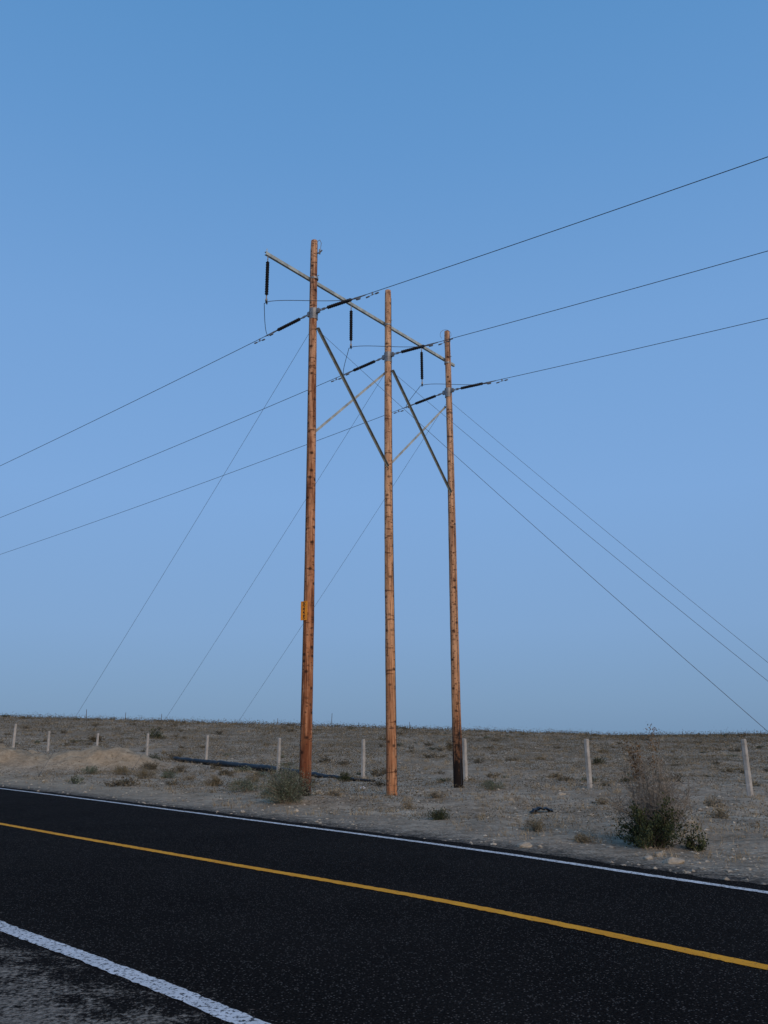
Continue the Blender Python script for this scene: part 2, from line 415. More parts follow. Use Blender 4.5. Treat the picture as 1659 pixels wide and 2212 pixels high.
mb.tube(pts, .007, 5); mb.tube([t0 + RIGHT * .1 + Vector((0, 0, -.25)), t0 + RIGHT * .26 + Vector((0, 0, -.25))], .022, 6)
add('top_loop', mb.v, mb.f, M_steel, origin=t0, parent=poles[2])

# crossarm: steel channel on the far face of the poles
SA0, SA1 = -1.84, 8.02
A0 = PP[0] + D * SA0 + PN * .16; A1 = PP[0] + D * SA1 + PN * .16
A0.z, A1.z = 14.64, 14.88; ad = (A1 - A0).normalized(); au = ad.cross(PN).normalized()
if au.z < 0: au = -au
mb = MB(); mid = (A0 + A1) / 2; hl = (A1 - A0).length / 2
mb.box(mid, ad * hl, PN * .006, au * .048); mb.box(mid + au * .042 + PN * .036, ad * hl, PN * .03, au * .006)
mb.box(mid - au * .042 + PN * .036, ad * hl, PN * .03, au * .006)
for s_ in (0, 3.63, 7.27):
    q = A0 + ad * (s_ - SA0); mb.tube([q - PN * .34, q + PN * .09], .012, 6)
mb.tube([A0 + ad * .03 + au * .04, A0 + ad * .03 + au * .14], .012, 6)
add('crossarm', mb.v, mb.f, M_arm, origin=mid, parent=S)
# braces
def brace(i0, z0, i1, z1, side, mat, w=.036):
    if side < 0: o0, o1 = D * -.02, D * -.30
    else: o0, o1 = D * .05, D * .05
    a = PP[i0] + PN * side + o0; b = PP[i1] + PN * side + o1; a = Vector((a.x, a.y, z0)); b = Vector((b.x, b.y, z1))
    d = (b - a).normalized(); u = d.cross(PN).normalized(); m = (a + b) / 2; h = (b - a).length / 2
    q = MB(); q.box(m, d * h, PN * .006, u * w); q.box(m + PN * math.copysign(.034, side) + u * (w - .006), d * h, PN * .028, u * .006)
    for e, pi in ((a, i0), (b, i1)):
        c = Vector((PP[pi].x, PP[pi].y, e.z)); q.tube([c + (e - c) * .3, e + (e - c).normalized() * .05], .016, 6)
    add('brace', q.v, q.f, mat, origin=m, parent=S)
for i in (0, 1):
    brace(i, 12.97, i + 1, 9.64, -.165, M_brace)
    brace(i + 1, 13.0, i, 9.72, .165, M_brace2)

# insulators (local +X runs from the fixing outwards)
def mesh_of(q, name, mat):
    me = bpy.data.meshes.new(name); me.from_pydata(q.v, [], q.f); me.materials.append(mat); return me
def ins_mesh(b0, b1, ns, name):
    q = MB(); prof = [(b0 - .03, .022), (b0, .022)]
    st = (b1 - b0) / ns
    for k in range(ns):
        x = b0 + k * st; r = .053 if k % 2 == 0 else .046
        prof += [(x + .002, .028), (x + st * .30, r), (x + st * .50, r), (x + st * .8, .028)]
    prof += [(b1, .022), (b1 + .03, .022)]
    q.lathe(prof, 16); return mesh_of(q, name, M_rubber)
def fit_mesh(kind):
    q = MB(); r = MB()
    if kind == 'dead':
        q.box((.21, 0, 0), (.05, 0, 0), (0, .018, 0), (0, 0, .03)); q.tube([(.13, 0, .02), (.37, 0, .02)], .012, 6); q.tube([(.13, 0, -.02), (.37, 0, -.02)], .012, 6)
        q.box((.39, 0, 0), (.05, 0, 0), (0, .012, 0), (0, 0, .035)); q.tube([(.40, 0, 0), (.53, 0, 0)], .02, 8)
        r.tube([(1.49, 0, 0), (1.60, 0, 0)], .02, 8)
        r.tube([(1.58, 0, 0), (1.70, 0, 0), (1.98, 0, 0)], [.026, .022, .016], 8)
        r.box((1.72, 0, -.045), (.07, 0, 0), (0, .02, 0), (0, 0, .028))
    else:
        q.tube([(0, 0, 0), (.18, 0, 0)], .016, 8); q.box((.07, 0, 0), (.045, 0, 0), (0, .03, 0), (0, 0, .012))
        r.tube([(1.2, 0, 0), (1.38, 0, 0)], .018, 8); r.box((1.37, 0, 0), (.035, 0, 0), (0, .03, 0), (0, 0, .03))
        r.tube([(1.42, -.12, 0), (1.40, 0, 0), (1.42, .12, 0)], [.018, .035, .018], 8)
    return mesh_of(q, 'shackle', M_steel), mesh_of(r, 'wire_clamp', M_steel)
me_d, me_v = ins_mesh(.56, 1.46, 24, 'dead_end_insulator'), ins_mesh(.19, 1.20, 27, 'hanging_insulator')
fd, fv = fit_mesh('dead'), fit_mesh('v')
proto = {}
def insulator(kind, o, d, lab):
    if kind not in proto:
        proto[kind] = (bpy.data.objects.new('insulator', me_d if kind == 'd' else me_v),
                       [bpy.data.objects.new(nm, m_) for nm, m_ in zip(('shackle', 'wire_clamp'), fd if kind == 'd' else fv)])
        ob, chs = proto[kind]
    else:
        ob, chs = proto[kind][0].copy(), [c.copy() for c in proto[kind][1]]
    COL.objects.link(ob)
    ob.parent = S; ob.location = Vector(o) - WO[S.name]
    ob.rotation_mode = 'QUATERNION'; ob.rotation_quaternion = Vector((1, 0, 0)).rotation_difference(Vector(d))
    for c in chs: COL.objects.link(c); c.parent = ob
    ob['label'] = lab
def bez(p0, p1, p2, p3, n=14):
    r = []
    for k in range(n + 1):
        t = k / n; r.append(Vector(p0) * (1-t)**3 + Vector(p1) * 3*t*(1-t)**2 + Vector(p2) * 3*t*t*(1-t) + Vector(p3) * t**3)
    return r
UP = Vector((0, 0, 1))
for i, (p, s_) in enumerate(zip(PP, (-1.74, 1.96, 5.88))):
    att = Vector((p.x, p.y, ZA))
    insulator('d', att, LEFT, 'black ribbed strain insulator'); insulator('d', att, RIGHT, 'black ribbed strain insulator')
    hang = A0 + ad * (s_ - SA0) - au * .05 + PN * .03
    insulator('v', hang, (0, 0, -1), 'black ribbed hanging insulator')
    B = hang + UP * -1.44; Lc = att + LEFT * 1.85 + UP * -.05; Rc = att + RIGHT * 1.72 + UP * -.04
    q = MB()
    pts = bez(Lc, Lc + LEFT * .12 - D * .05 + UP * .1, B + (Lc - B) * .35 + LEFT * .10 , B + PN * .08, 12)
    pts2 = bez(B - PN * .1, B + (Rc - B) * .25 + UP * .10, B + (Rc - B) * .7 - UP * .12, Rc, 18)
    q.tube(pts + pts2, .009, 6)
    add('jumper_wire', q.v, q.f, M_wire, origin=B, parent=S)

# line conductors with vibration dampers
for i, p in enumerate(PP):
    for d, L, nm in ((LEFT, 150, 0), (RIGHT, 120, 1)):
        h = Vector((d.x, d.y, 0)).normalized(); att = Vector((p.x, p.y, ZA))
        pts = []
        for q_ in list(np.linspace(1.7, 40, 24)) + list(np.linspace(44, L, 24)):
            pts.append(att + h * q_ + Vector((0, 0, -.078 * q_ + .078 * q_ * q_ / L)))
        q = MB(); q.tube(pts, .0088, 6)
        w = add('power_line', q.v, q.f, M_wire, origin=pts[0], label='thin dark overhead conductor stretched from wooden pole', category='power line', group='overhead power lines')
        q = MB(); c = att + h * 2.22 + Vector((0, 0, -.078 * 2.22)); dn = Vector((0, 0, -1))
        q.box(c + dn * .03, h * .02, h.cross(dn) * .012, dn * .045)
        q.tube([c + dn * .07 - h * .17, c + dn * .07 + h * .17], .007, 5)
        for sg in (-1, 1): q.tube([c + dn * .075 + h * .11 * sg, c + dn * .075 + h * .22 * sg], .022, 8)
        add('vibration_damper', q.v, q.f, M_steel, origin=c, parent=w)
# guy wires
ANC = [(-14.5, 36.3), (-11.5, 39.2), (-8.65, 41.6)]
Rh = Vector((.78, -.626, 0))
for i, p in enumerate(PP):
    q_ = (12.9, 13.25, 13.1)[i]; e = p + Rh * q_
    for (ex, ey) in (ANC[i], (e.x, e.y)):
        a = Vector((p.x, p.y, 13.1 if i < 2 else 13.2)); b = Vector((ex, ey, gz(ex, ey) - .05))
        q = MB(); pts = [a.lerp(b, t) + Vector((0, 0, -.10 * math.sin(math.pi * t))) for t in np.linspace(0, 1, 14)]
        q.tube(pts, .0054, 5); dd = (a - b).normalized(); q.tube([b - dd * .3, b + dd * .5], .014, 6)
        add('guy_wire', q.v, q.f, M_guy, origin=b, label='thin steel guy wire anchoring wooden pole to ground', category='guy wire', group='guy wires')

# number plate on the pole
nrm = Vector((-.5, -.866, 0)); sd = Vector((.866, -.5, 0)); p = PP[0]
sc_ = Vector((p.x - .005, p.y, 4.79)) + nrm * .175
q = MB(); q.box(sc_, sd * .105, nrm * .003, (0, 0, .25))
q.box(sc_ - nrm * .020, sd * .03, nrm * .0165, (0, 0, .21))
M_or = plain('orange_enamel', (.74, .27, .018), .6, var=.12); M_blk = plain('black_paint', (.01, .01, .01), .6)
sg = add('number_sign', q.v, q.f, M_or, origin=sc_, label='small orange plate with black stacked numbers on wooden pole', category='sign')
fcv = bpy.data.curves.new('t', 'FONT'); fcv.body = 'X\n2\n2\n2\n5'; fcv.size = .125; fcv.align_x = 'CENTER'; fcv.space_line = .74; fcv.offset = .004
fo = bpy.data.objects.new('t', fcv); COL.objects.link(fo); bpy.context.view_layer.update()
tm = bpy.data.meshes.new_from_object(fo.evaluated_get(bpy.context.evaluated_depsgraph_get())); bpy.data.objects.remove(fo)
co = np.array([v.co[:] for v in tm.vertices]); ctr = (co.max(0) + co.min(0)) / 2
tm.transform(Matrix.Translation(Vector(-ctr)))
rot = Matrix((sd, Vector((0, 0, 1)), nrm)).transposed().to_4x4()
tm.transform(rot); tm.materials.clear(); tm.materials.append(M_blk)
to = bpy.data.objects.new('sign_lettering', tm); COL.objects.link(to); to.parent = sg; to.location = nrm * .006

# ------------------------------------------------------------------ concrete fence posts
def post_mesh(seed, h=1.47, w=.066):
    rnd = random.Random(seed); q = MB(); lv = [-.3, 0, .35, .8, 1.2, h - .025, h]
    for j, z in enumerate(lv):
        f = w * (1.05 - .12 * z / h) * (.75 if j == len(lv) - 1 else 1)
        c = f * .35
        for (x, y) in ((f - c, -f), (f, -f + c), (f, f - c), (f - c, f), (-f + c, f), (-f, f - c), (-f, -f + c), (-f + c, -f)):
            q.v.append((x + rnd.uniform(-.004, .004), y + rnd.uniform(-.004, .004), z))
    for j in range(len(lv) - 1):
        for k in range(8): q.f.append((j*8+k, j*8+(k+1) % 8, (j+1)*8+(k+1) % 8, (j+1)*8+k))
    q.f.append(tuple((len(lv)-1)*8+k for k in range(8)))
    for zz in (.35, .7, 1.05, 1.35):
        q.box((0, -w - .004, zz), (w * .9, 0, 0), (0, .004, 0), (0, 0, .004))
    return mesh_of(q, 'fence_post', M_conc)
pms = [post_mesh(k) for k in range(4)]
POSTS = [(9.76, 23.5, .9), (6.37, 27.3, .6), (2.93, 31.9, .3), (-.87, 34.0, 0), (-4.77, 38.8, 0), (-9.7, 47.0, -.5), (-13.7, 49.8, 0), (-18.0, 54, .6), (-22.4, 57.5, 1), (-24.3, 56.5, -1.5)]
for k, (x, y, ln) in enumerate(POSTS):
    ob = bpy.data.objects.new('fence_post', pms[k % 4]); COL.objects.link(ob)
    ob.location = (x, y, gz(x, y) + (0, 0, 0, 0, 0, .05, .1, 0, -.10, .3)[k]); ob.rotation_euler = (math.radians(random.uniform(-1, 1)), math.radians(-ln), math.radians(-40 + random.uniform(-8, 8)))
    if k == 9: ob.scale = (1.15, 1.15, 1.12)
    ob['label'] = 'pale square concrete fence post standing in scrubland'; ob['category'] = 'fence post'; ob['group'] = 'concrete fence posts'
# old timber posts along the rise
def stake(seed):
    rnd = random.Random(seed); q = MB()
    q.tube([(0, 0, -.3), (rnd.uniform(-.02, .02), 0, .6), (rnd.uniform(-.05, .05), 0, 1.35)], [.045, .04, .03], 7)
    for zz in (.5, .9, 1.2): q.tube([(-.045, -.045, zz), (.045, -.045, zz + .01)], .008, 4)
    return mesh_of(q, 'timber_fence_post', M_oldwood)
sms = [stake(k) for k in range(3)]
st = [(-39, 112, .95), (-34.5, 114, .8), (-30, 115, .8), (-14.8, 118, .7), (-7.2, 116, 1.35), (-3.6, 118, .6), (1, 119, .5), (3.4, 120, .65)]
st += [(9 + k * 5.6 + random.uniform(-1.2, 1.2), 122 + random.uniform(-1, 1), random.uniform(.35, .55)) for k in range(9)]
for k, (x, y, s_) in enumerate(st):
    ob = bpy.data.objects.new('timber_fence_post', sms[k % 3]); COL.objects.link(ob)
    ob.location = (x, y, gz(x, y)); ob.scale = (1, 1, s_); ob.rotation_euler = (0, math.radians(random.uniform(-5, 5)), random.uniform(0, 6))
    ob['label'] = 'thin dark timber fence post on low desert rise'; ob['category'] = 'fence post'; ob['group'] = 'old timber fence posts'

# black pipe on the ground
pts = []; rad = []
ctl = [(-12.3, 50.6), (-9.2, 46.2), (-6.6, 42.3), (-5.2, 39.9), (-3.2, 36.0), (-1.4, 32.7), (-.4, 31.0)]
cp = curve(ctl, 90)
zs = np.array([gz(x, y) for x, y in cp]); zs = np.convolve(np.pad(zs, 14, 'edge'), np.ones(29) / 29, 'valid')
for k, (x, y) in enumerate(cp):
    t = k / 89; r = .12 + .03 * min(1, t / .3) if t < .68 else max(.05, .15 - (t - .68) * .35)
    pts.append((x + .03 * math.sin(k * .5), y, zs[k] + r * (.85 if t < .6 else .6) + .04 * mn.noise((k * .45, 0, 0)))); rad.append(r * (1 + .25 * mn.noise((k * .5, 3, 0))))
q = MB(); q.tube(pts, rad, 10)
add('black_pipe', q.v, q.f, M_plastic, origin=pts[35], smooth=True, label='long black plastic pipe lying half buried on ground', category='pipe')

# ------------------------------------------------------------------ plants
def shrub(seed, r, h, ntw, nlf, ls, spread=1.0, tr=.005, leaf_from=.35, up=.3, jit=.07):
    rnd = random.Random(seed); tw = MB(); lf = MB()
    tips = []
    clump = [(rnd.uniform(0, 6.28), rnd.uniform(.5, 1.2)) for _ in range(8)]
    for k in range(ntw):
        a = rnd.uniform(0, 6.28); e = rnd.uniform(.05, 1) ** .8
        sc = 1.0
        for (ca, cs) in clump:
            dlt = abs((a - ca + math.pi) % (2 * math.pi) - math.pi)
            if dlt < .5: sc = cs
        rr = r * math.sqrt(max(0, 1 - (e * .93) ** 2)) * spread * rnd.uniform(.6, 1.15) * sc; zz = h * e * rnd.uniform(.65, 1.12) * (.6 + .4 * sc)
        p0 = Vector((rnd.gauss(0, r * .10), rnd.gauss(0, r * .10), -.03)); p3 = Vector((math.cos(a) * rr, math.sin(a) * rr, zz))
        p1 = p0 + Vector((p3.x * .15, p3.y * .15, zz * .45)); p2 = p0.lerp(p3, .7) + Vector((rnd.gauss(0, r*.08), rnd.gauss(0, r*.08), rnd.gauss(zz*.1, h*.05)))
        c = bez(p0, p1, p2, p3, 5); tw.tube(c, [tr, tr * .9, tr * .75, tr * .6, tr * .5, tr * .3], 3, cap=False); tips.append(c)
    for k in range(nlf):
        c = tips[rnd.randrange(len(tips))]; t = leaf_from + (1 - leaf_from) * rnd.random() ** .7; f = t * 5; i = min(4, int(f))
        p = c[i].lerp(c[i + 1], f - i) + Vector((rnd.gauss(0, 1), rnd.gauss(0, 1), rnd.gauss(0, 1))) * r * jit
        if p.z < .005: p.z = .005
        lf.leaf(p, ls * rnd.uniform(.6, 1.4), rnd=rnd, up=up)
    return tw, lf
def big_shrub(name, x, y, tw, lf, mt, ml, label, cat='shrub', zoff=0):
    z = gz(x, y) + zoff
    V = np.array(tw.v) + (x, y, z); o = add(name, V, tw.f, mt, origin=(x, y, z), label=label, category=cat)
    if lf is not None:
        V = np.array(lf.v) + (x, y, z); add('foliage', V, lf.f, ml, origin=(x, y, z), parent=o)
    return o
tw, lf = shrub(1, .74, .92, 300, 12500, .030, tr=.005, leaf_from=.2)
big_shrub('sagebrush', -2.42, 21.2, tw, lf, M_twig, M_sage, 'rounded grey green sagebrush at base of wooden pole')
tw, lf = shrub(2, .64, .66, 60, 6500, .034, tr=.006, leaf_from=.35, up=1.3, jit=.05)
big_shrub('green_shrub', 3.98, 13.3, tw, lf, M_twigd, M_dark, 'dark green spreading desert shrub beside gravel shoulder')
tw, lf = shrub(22, .22, .22, 30, 800, .034, tr=.005, leaf_from=.3, up=1.2)
big_shrub('green_shrub', 4.56, 13.1, tw, lf, M_twigd, M_dark, 'low dark green clump next to larger shrub')
# tall dry twiggy shrub
rnd = random.Random(5); tw = MB(); lf = MB()
for k in range(72):
    a = rnd.uniform(0, 6.28); sp = rnd.uniform(.08, .72); hh = rnd.uniform(.6, 1.45) * (1 - .2 * sp)
    if k < 4: a = (2.9, .4, 3.3, .1)[k]; sp = (.33, .12, .2, .35)[k]; hh = (1.45, 1.66, 1.38, 1.25)[k]
    p0 = Vector((rnd.gauss(0, .09), rnd.gauss(0, .09), -.03)); p3 = Vector((math.cos(a) * sp, math.sin(a) * sp, hh))
    c = bez(p0, p0 + Vector((0, 0, hh * .35)) + Vector((math.cos(a), math.sin(a), 0)) * sp * .5 + Vector((rnd.gauss(0, .06), rnd.gauss(0, .06), 0)), p3 - Vector((rnd.gauss(0, .08), rnd.gauss(0, .08), hh * .3)), p3, 7)
    tw.tube(c, [.0075, .007, .006, .0052, .0045, .004, .0035, .003], 3, cap=False)
    for m in range(10):
        i = rnd.randrange(2, 7); b0 = c[i]; d = Vector((rnd.gauss(0, .15), rnd.gauss(0, .15), rnd.uniform(.02, .22)))
        c2 = [b0, b0 + d * .5 + Vector((rnd.gauss(0, .015), rnd.gauss(0, .015), 0)), b0 + d]
        tw.tube(c2, [.0038, .0032, .0024], 3, cap=False)
        for m2 in range(3):
            d2 = Vector((rnd.gauss(0, .07), rnd.gauss(0, .07), rnd.uniform(.0, .1))); tw.tube([c2[1], c2[1] + d2], [.0028, .002], 3, cap=False)
    if k < 3:
        for m in range(260):
            i = rnd.choice((5, 6, 7)); lf.leaf(c[i] + Vector((rnd.gauss(0, .055), rnd.gauss(0, .055), rnd.gauss(0, .06))), rnd.uniform(.022, .045), rnd=rnd)
big_shrub('dry_shrub', 4.20, 13.85, tw, lf, M_twig, M_brown, 'tall leafless grey twiggy shrub with few brown seed heads')

def small(seed, r, h, ml, name, ntw=60, nlf=900, ls=.03, mt=None):
    tw, lf = shrub(seed, r, h, ntw, nlf, ls, tr=.004)
    n0 = len(tw.v); V = tw.v + lf.v; F = tw.f + [tuple(i + n0 for i in f) for f in lf.f]
    me = bpy.data.meshes.new(name); me.from_pydata(V, [], F); me.materials.append(mt or M_twig); me.materials.append(ml)
    me.polygons.foreach_set('material_index', [0] * len(tw.f) + [1] * len(lf.f)); return me
def put(me, name, x, y, label, cat, group=None, sc=1, rz=None, dz=0):
    ob = bpy.data.objects.new(name, me); COL.objects.link(ob); ob.location = (x, y, gz(x, y) + dz)
    ob.rotation_euler = (0, 0, random.uniform(0, 6.28) if rz is None else rz)
    ob.scale = (sc, sc, sc) if not hasattr(sc, '__len__') else sc
    ob['label'] = label; ob['category'] = cat
    if group: ob['group'] = group
    return ob
BL = [(1.04, 17.3, .28, .24, M_dark, 'small dark green bush on stony ground', 2200, .02),
      (2.55, 15.2, .25, .21, M_olive, 'small rounded olive tan bush by gravel shoulder', 2200, .018),
      (3.07, 13.9, .24, .11, M_olive, 'flat dry tan bush by gravel shoulder', 1100, .018),
      (-5.77, 29.5, .42, .42, M_olive, 'brownish olive bush beside road', 1700, .03),
      (-13.0, 38.4, .48, .52, M_sage, 'rounded green bush before dirt mound', 1700, .035),
      (-4.17, 26.1, .62, .40, M_sage, 'low grey green bush beside road', 2500, .03),
      (-3.3, 24.6, .35, .25, M_sage, 'low grey green bush near wooden pole', 1300, .028),
      (-1.49, 32.1, .38, .42, M_dark, 'small dark bush beside black pipe', 1700, .03),
      (3.29, 26.8, .45, .28, M_sage, 'low grey bush on open stony ground', 1500, .03),
      (11.3, 46.2, .4, .36, M_dark, 'dark bush on open plain', 900, .05),
      (-9.9, 35.7, .65, .46, M_olive, 'dry brown grey bush by road shoulder', 2000, .035),
      (-8.6, 34.6, .5, .34, M_sage, 'low grey green bush by road shoulder', 1600, .035),
      (-12.0, 39.6, .5, .36, M_olive, 'dry bush at foot of dirt mound', 1500, .035),
      (-11.1, 41.2, .6, .42, M_hill, 'dry brown bush at foot of dirt mound', 1500, .04),
      (-11.3, 37.4, .6, .40, M_olive, 'dry bush between mound and road', 1500, .035),
      (-12.6, 47, .5, .5, M_dark, 'dark bush behind dirt mound', 900, .05),
      (.5, 20.4, .22, .30, M_dry, 'pale dry grass clump near wooden pole', 700, .03),
      (-1.35, 22.6, .28, .22, M_dry, 'pale dry clump between wooden poles', 700, .03),
      (5.2, 21.0, .25, .2, M_dry, 'pale dry clump on stony ground', 700, .03),
      (6.6, 17.4, .3, .2, M_olive, 'dry olive clump on stony ground', 900, .025),
      (7.6, 20.5, .3, .22, M_dry, 'pale dry clump on open plain', 700, .03),
      (-20.0, 75, .95, 1.0, M_dark, 'dark green bush on low rise', 900, .11),
      (-23.5, 70, .8, .7, M_hill, 'brown bush on low rise', 700, .1),
      (4.6, 62, .5, .7, M_hill, 'brown bush on open plain', 600, .08),
      (-7.4, 33.0, .4, .28, M_dry, 'pale dry clump by road shoulder', 800, .03),
      (-5.0, 33.2, .45, .32, M_olive, 'dry brown clump near black pipe', 1100, .03),
      (-2.6, 28.6, .4, .3, M_olive, 'dry brown clump behind wooden pole', 1000, .03),
      (-9.5, 40.5, .55, .4, M_hill, 'brown bush near black pipe', 1100, .04),
      (-6.8, 37.0, .45, .32, M_hill, 'brown bush near black pipe', 1100, .04),
      (1.3, 22.4, .3, .2, M_dry, 'pale dry clump near wooden pole', 700, .03)]
for k, (x, y, r, h, ml, lab, nl, ls) in enumerate(BL):
    me = small(100 + k, r, h, ml, 'bush', 50, nl, ls, M_twigd if ml in (M_dark, M_hill) else M_twig); put(me, 'bush', x, y, lab, 'bush')
protos = [small(300 + k, .4, .34, m, 'scrub_bush', 22, 260, .06, M_twigd) for k, m in enumerate([M_hill, M_hill, M_sage, M_dark, M_olive])]
cnt = 0
while cnt < 260:
    t = random.random(); y = 28 + 95 * t ** 1.1; x = y * random.uniform(-.50, .50)
    if float(sdist(np.array([[x, y]]), cF)[0]) < 3: continue
    if mn.noise((x * .08, y * .08, 3)) < random.uniform(-.5, .15): continue
    s_ = random.uniform(.4, 1.05) * (1 + .6 * min(1, y / 100)); pm = random.choices(protos, [5, 5, 2, 2, 3])[0]
    put(pm, 'scrub_bush', x, y, 'small dry scrub bush on desert plain', 'bush', 'scattered scrub bushes', (s_ * random.uniform(1.0, 1.9), s_, s_ * random.uniform(.5, .85))); cnt += 1

# dry grass and weeds (uncountable cover)
def scatter(n, ymin, ymax, pw, smin, halfang=.54):
    t = np.random.rand(n); y = ymin + (ymax - ymin) * t ** pw; x = y * np.random.uniform(-halfang, halfang, n)
    z, sF, sa = ground(x, y); k = (sF > smin); return x[k], y[k], z[k], sF[k], sa[k]
q = MB()
for (x, y, z, s_, sa) in zip(*scatter(14000, 9.5, 110, 1.3, 1.3)):
    if mn.noise((x * .5, y * .5, 6)) < random.uniform(-.35, .25) - (0 if s_ > 3 else -.2): continue
    if sa > .6 and random.random() < .8: continue
    hs = random.uniform(.04, .15) * (1 + y / 90); w = .004 * (1 + y / 25)
    for b in range(9):
        d = Vector((random.gauss(0, .7), random.gauss(0, .7), 1)).normalized()
        q.blade((x + random.gauss(0, hs * .5), y + random.gauss(0, hs * .5), z - .01), d, w, hs * random.uniform(.5, 1.3))
add('dry_grass', q.v, q.f, M_dry, kind='stuff', label='sparse dry weeds and grass covering stony ground', category='grass')
q = MB()
for (x, y, z, s_, sa) in zip(*scatter(24000, 15, 124, .85, 2.0)):
    if mn.noise((x * .15, y * .15, 16)) < random.uniform(-.45, .2): continue
    if sa > .5 and random.random() < .8: continue
    hs = random.uniform(.04, .16) * (1 + y / 50); ls = .022 + y * .0009
    for b in range(9): q.leaf((x + random.gauss(0, hs * 1.6), y + random.gauss(0, hs), z + abs(random.gauss(0, hs * .6))), ls)
add('low_scrub', q.v, q.f, M_hill, kind='stuff', label='low brown scrub cover spread over desert plain', category='scrub')

# stones
OCT = [Vector(v) for v in ((1, 0, 0), (0, 1, 0), (-1, 0, 0), (0, -1, 0), (0, 0, 1), (0, 0, -1), (.7, .7, .3), (-.7, .7, .3), (-.7, -.7, .3), (.7, -.7, .3))]
OF = [(0, 6, 4), (6, 1, 4), (1, 7, 4), (7, 2, 4), (2, 8, 4), (8, 3, 4), (3, 9, 4), (9, 0, 4), (6, 0, 5), (1, 6, 5), (7, 1, 5), (2, 7, 5), (8, 2, 5), (3, 8, 5), (9, 3, 5), (0, 9, 5)]
def stone(q, x, y, z, s_, rnd=random):
    b = len(q.v); a = rnd.uniform(0, 6.28); ca, sa = math.cos(a), math.sin(a); ex = rnd.uniform(.7, 1.3); hz = rnd.uniform(.4, .8)
    for v in OCT:
        r = s_ * rnd.uniform(.75, 1.2); vx, vy = v.x * r * ex, v.y * r
        q.v.append((x + vx * ca - vy * sa, y + vx * sa + vy * ca, z + v.z * r * hz))
    q.f += [tuple(b + i for i in f) for f in OF]
q = MB()
for (x, y, z, s_, sa) in zip(*scatter(12000, 8.5, 70, 1.6, .35)):
    if mn.noise((x * .6, y * .6, 26)) < random.uniform(-.5, .2): continue
    stone(q, x, y, z + .001, random.choice([.008, .012, .015, .02, .028]) * (1 + y / 50) * (1.9 if random.random() < .06 else 1))
add('gravel', q.v, q.f, M_rock, kind='stuff', label='scattered pale stones and gravel on ground', category='gravel')
def rock(seed, x, y, w, h, label):
    rnd = random.Random(seed); import bmesh
    bm = bmesh.new(); bmesh.ops.create_icosphere(bm, subdivisions=3, radius=1)
    for v in bm.verts:
        n_ = 1 + .35 * mn.noise(v.co * 1.2 + Vector((seed, 0, 0))) + .12 * mn.noise(v.co * 4 + Vector((0, seed, 0)))
        v.co = Vector((v.co.x * w * n_, v.co.y * w * .7 * n_, v.co.z * h * n_))
    me = bpy.data.meshes.new('rock'); bm.to_mesh(me); bm.free(); me.materials.append(M_rock)
    put(me, 'rock', x, y, label, 'rock', rz=seed, dz=h * .3)
rock(1, 2.1, 13.4, .14, .05, 'flat pale limestone rock on gravel shoulder'); rock(2, 2.3, 13.3, .05, .03, 'small pale stone beside larger rock')
rock(3, 3.74, 11.65, .13, .06, 'pale limestone rock on gravel shoulder'); rock(4, 3.55, 12.1, .08, .035, 'small flat pale rock near green shrub')
rock(5, 3.75, 12.3, .06, .04, 'small pale rock near green shrub'); rock(6, 5.6, 16.3, .1, .05, 'pale rock on stony ground')
rock(7, -1.9, 24.6, .16, .1, 'pale rock near wooden poles'); rock(8, 5.3, 19.2, .14, .06, 'flat pale rock on open ground')
rock(9, 3.1, 22.0, .13, .06, 'pale rock on open ground'); rock(10, 4.9, 24.5, .15, .08, 'pale rock on open ground')
# torn tyre tread
q = MB(); c0 = Vector((3.44, 19.4, gz(3.44, 19.4)))
nt = 16
for k in range(nt + 1):
    a = math.pi * (-.05 + 1.0 * k / nt)
    for (ww, rr) in ((-.09, .16), (-.12, .23), (0, .262), (.12, .25), (.12, .18)):
        q.v.append((c0.x + rr * math.cos(a) * 1.05, c0.y + ww + .05 * math.sin(k * .8), c0.z + max(-.02, rr * math.sin(a) * .5 + .015 * math.sin(k * 2.1) - .01)))
for k in range(nt):
    for j in range(4): q.f.append((k*5+j, k*5+j+1, (k+1)*5+j+1, (k+1)*5+j))
add('tyre_scrap', q.v, q.f, M_plastic, origin=c0, label='torn piece of black tyre lying on stony ground', category='tyre scrap')
def crumple(x, y, s_, lab):
    import bmesh
    bm = bmesh.new(); bmesh.ops.create_icosphere(bm, subdivisions=3, radius=1)
    for v in bm.verts:
        n_ = .75 + .7 * abs(mn.noise(v.co * 2.3 + Vector((x, y, 0)))) + .25 * mn.noise(v.co * 6)
        v.co = Vector((v.co.x * s_ * n_, v.co.y * s_ * .8 * n_, max(-.3, v.co.z) * s_ * .6 * n_))
    me = bpy.data.meshes.new('plastic_bag'); bm.to_mesh(me); bm.free(); me.materials.append(M_white)
    put(me, 'plastic_bag', x, y, lab, 'litter', dz=s_ * .15)
crumple(-.72, 27.7, .11, 'crumpled white plastic bag on stony ground'); crumple(-7.6, 44.6, .12, 'small crumpled white plastic bag near fence post')

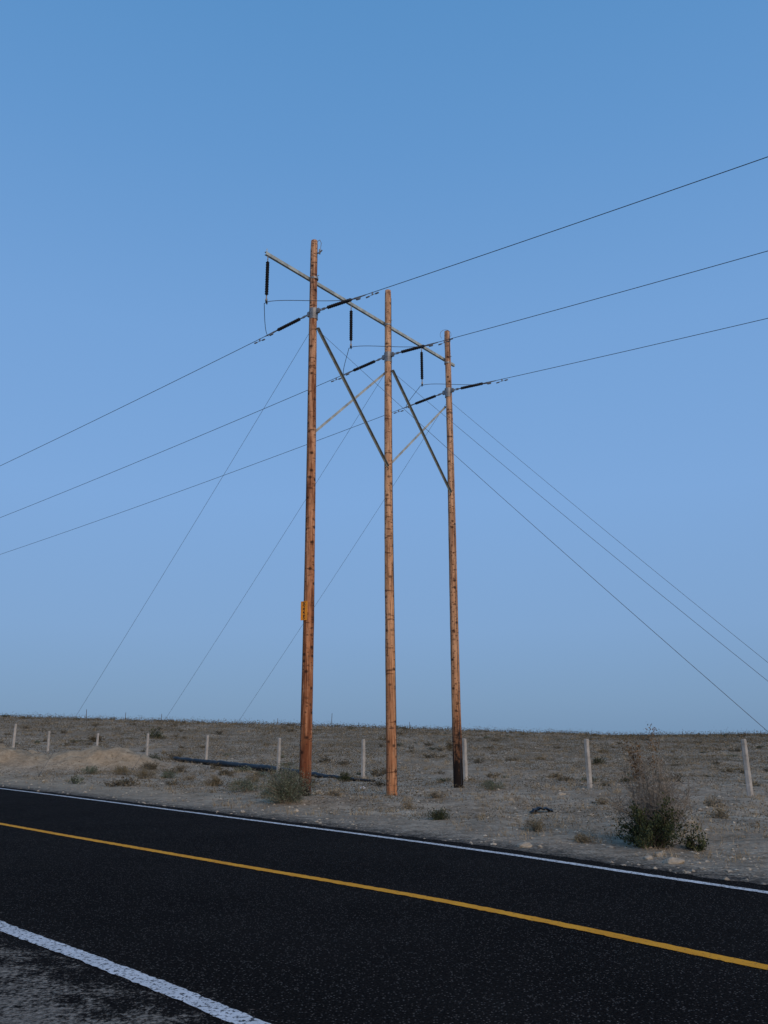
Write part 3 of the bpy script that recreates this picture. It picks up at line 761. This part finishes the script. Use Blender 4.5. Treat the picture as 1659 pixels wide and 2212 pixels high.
# ------------------------------------------------------------------ sky and light
W = bpy.data.worlds.new('World'); scene.world = W; W.use_nodes = True
nt_ = W.node_tree; nt_.nodes.clear()
wo = nt_.nodes.new('ShaderNodeOutputWorld'); bg = nt_.nodes.new('ShaderNodeBackground'); nt_.links.new(bg.outputs[0], wo.inputs[0])
tc = nt_.nodes.new('ShaderNodeTexCoord'); sp = nt_.nodes.new('ShaderNodeSeparateXYZ'); nt_.links.new(tc.outputs['Generated'], sp.inputs[0])
rp = nt_.nodes.new('ShaderNodeValToRGB'); nt_.links.new(sp.outputs[2], rp.inputs[0])
def lin(c): return tuple((x / 255 / 12.92) if x / 255 <= .04045 else ((x / 255 + .055) / 1.055) ** 2.4 for x in c)
stops = [(0, (116, 148, 182)), (.04, (120, 154, 191)), (.12, (126, 163, 207)), (.27, (126, 168, 219)), (.45, (117, 163, 217)), (.62, (100, 152, 208)), (.75, (88, 144, 200)), (1, (70, 120, 182))]
e = rp.color_ramp.elements
while len(e) < len(stops): e.new(.5)
for i, (p_, c) in enumerate(stops): e[i].position = p_; e[i].color = (*lin(c), 1)
sky = nt_.nodes.new('ShaderNodeTexSky'); sky.sky_type = 'NISHITA'; sky.sun_disc = False
SUN_EL, SUN_AZ = 22, 155   # azimuth measured clockwise from +Y
sky.sun_elevation = math.radians(SUN_EL); sky.sun_rotation = math.radians(SUN_AZ)
sc2 = nt_.nodes.new('ShaderNodeMixRGB'); sc2.blend_type = 'MULTIPLY'; sc2.inputs[0].default_value = 1; sc2.inputs[2].default_value = (.09, .09, .09, 1)
nt_.links.new(sky.outputs[0], sc2.inputs[1])
mx = nt_.nodes.new('ShaderNodeMixRGB'); mx.inputs[0].default_value = .05
nt_.links.new(rp.outputs[0], mx.inputs[1]); nt_.links.new(sc2.outputs[0], mx.inputs[2]); nt_.links.new(mx.outputs[0], bg.inputs[0])
bg.inputs[1].default_value = 1.0
sl = bpy.data.lights.new('Sun', 'SUN'); sl.energy = 2.1; sl.angle = math.radians(50); sl.color = (1, .76, .55)
so = bpy.data.objects.new('Sun', sl); COL.objects.link(so)
az, el = math.radians(SUN_AZ), math.radians(SUN_EL)
dv = Vector((math.sin(az) * math.cos(el), math.cos(az) * math.cos(el), math.sin(el)))
so.rotation_euler = dv.to_track_quat('Z', 'Y').to_euler(); so.location = (10, -20, 20)

# ------------------------------------------------------------------ camera
cam = bpy.data.cameras.new('Camera'); co_ = bpy.data.objects.new('Camera', cam); COL.objects.link(co_)
cam.sensor_fit = 'VERTICAL'; cam.sensor_height = 24; cam.lens = 24 * 1800 / 2212; cam.clip_end = 9000; cam.clip_start = .05
pt, ro = math.radians(15.05), math.radians(.3)
U = Vector((0, -math.sin(pt), math.cos(pt))); Rr = Vector((1, 0, 0)); Fw = Vector((0, math.cos(pt), math.sin(pt)))
up = U * math.cos(ro) + Rr * math.sin(ro); rt = Rr * math.cos(ro) - U * math.sin(ro)
m = Matrix((rt, up, -Fw)).transposed().to_4x4(); m.translation = Vector((0, 0, 1.6)); co_.matrix_world = m
scene.camera = co_
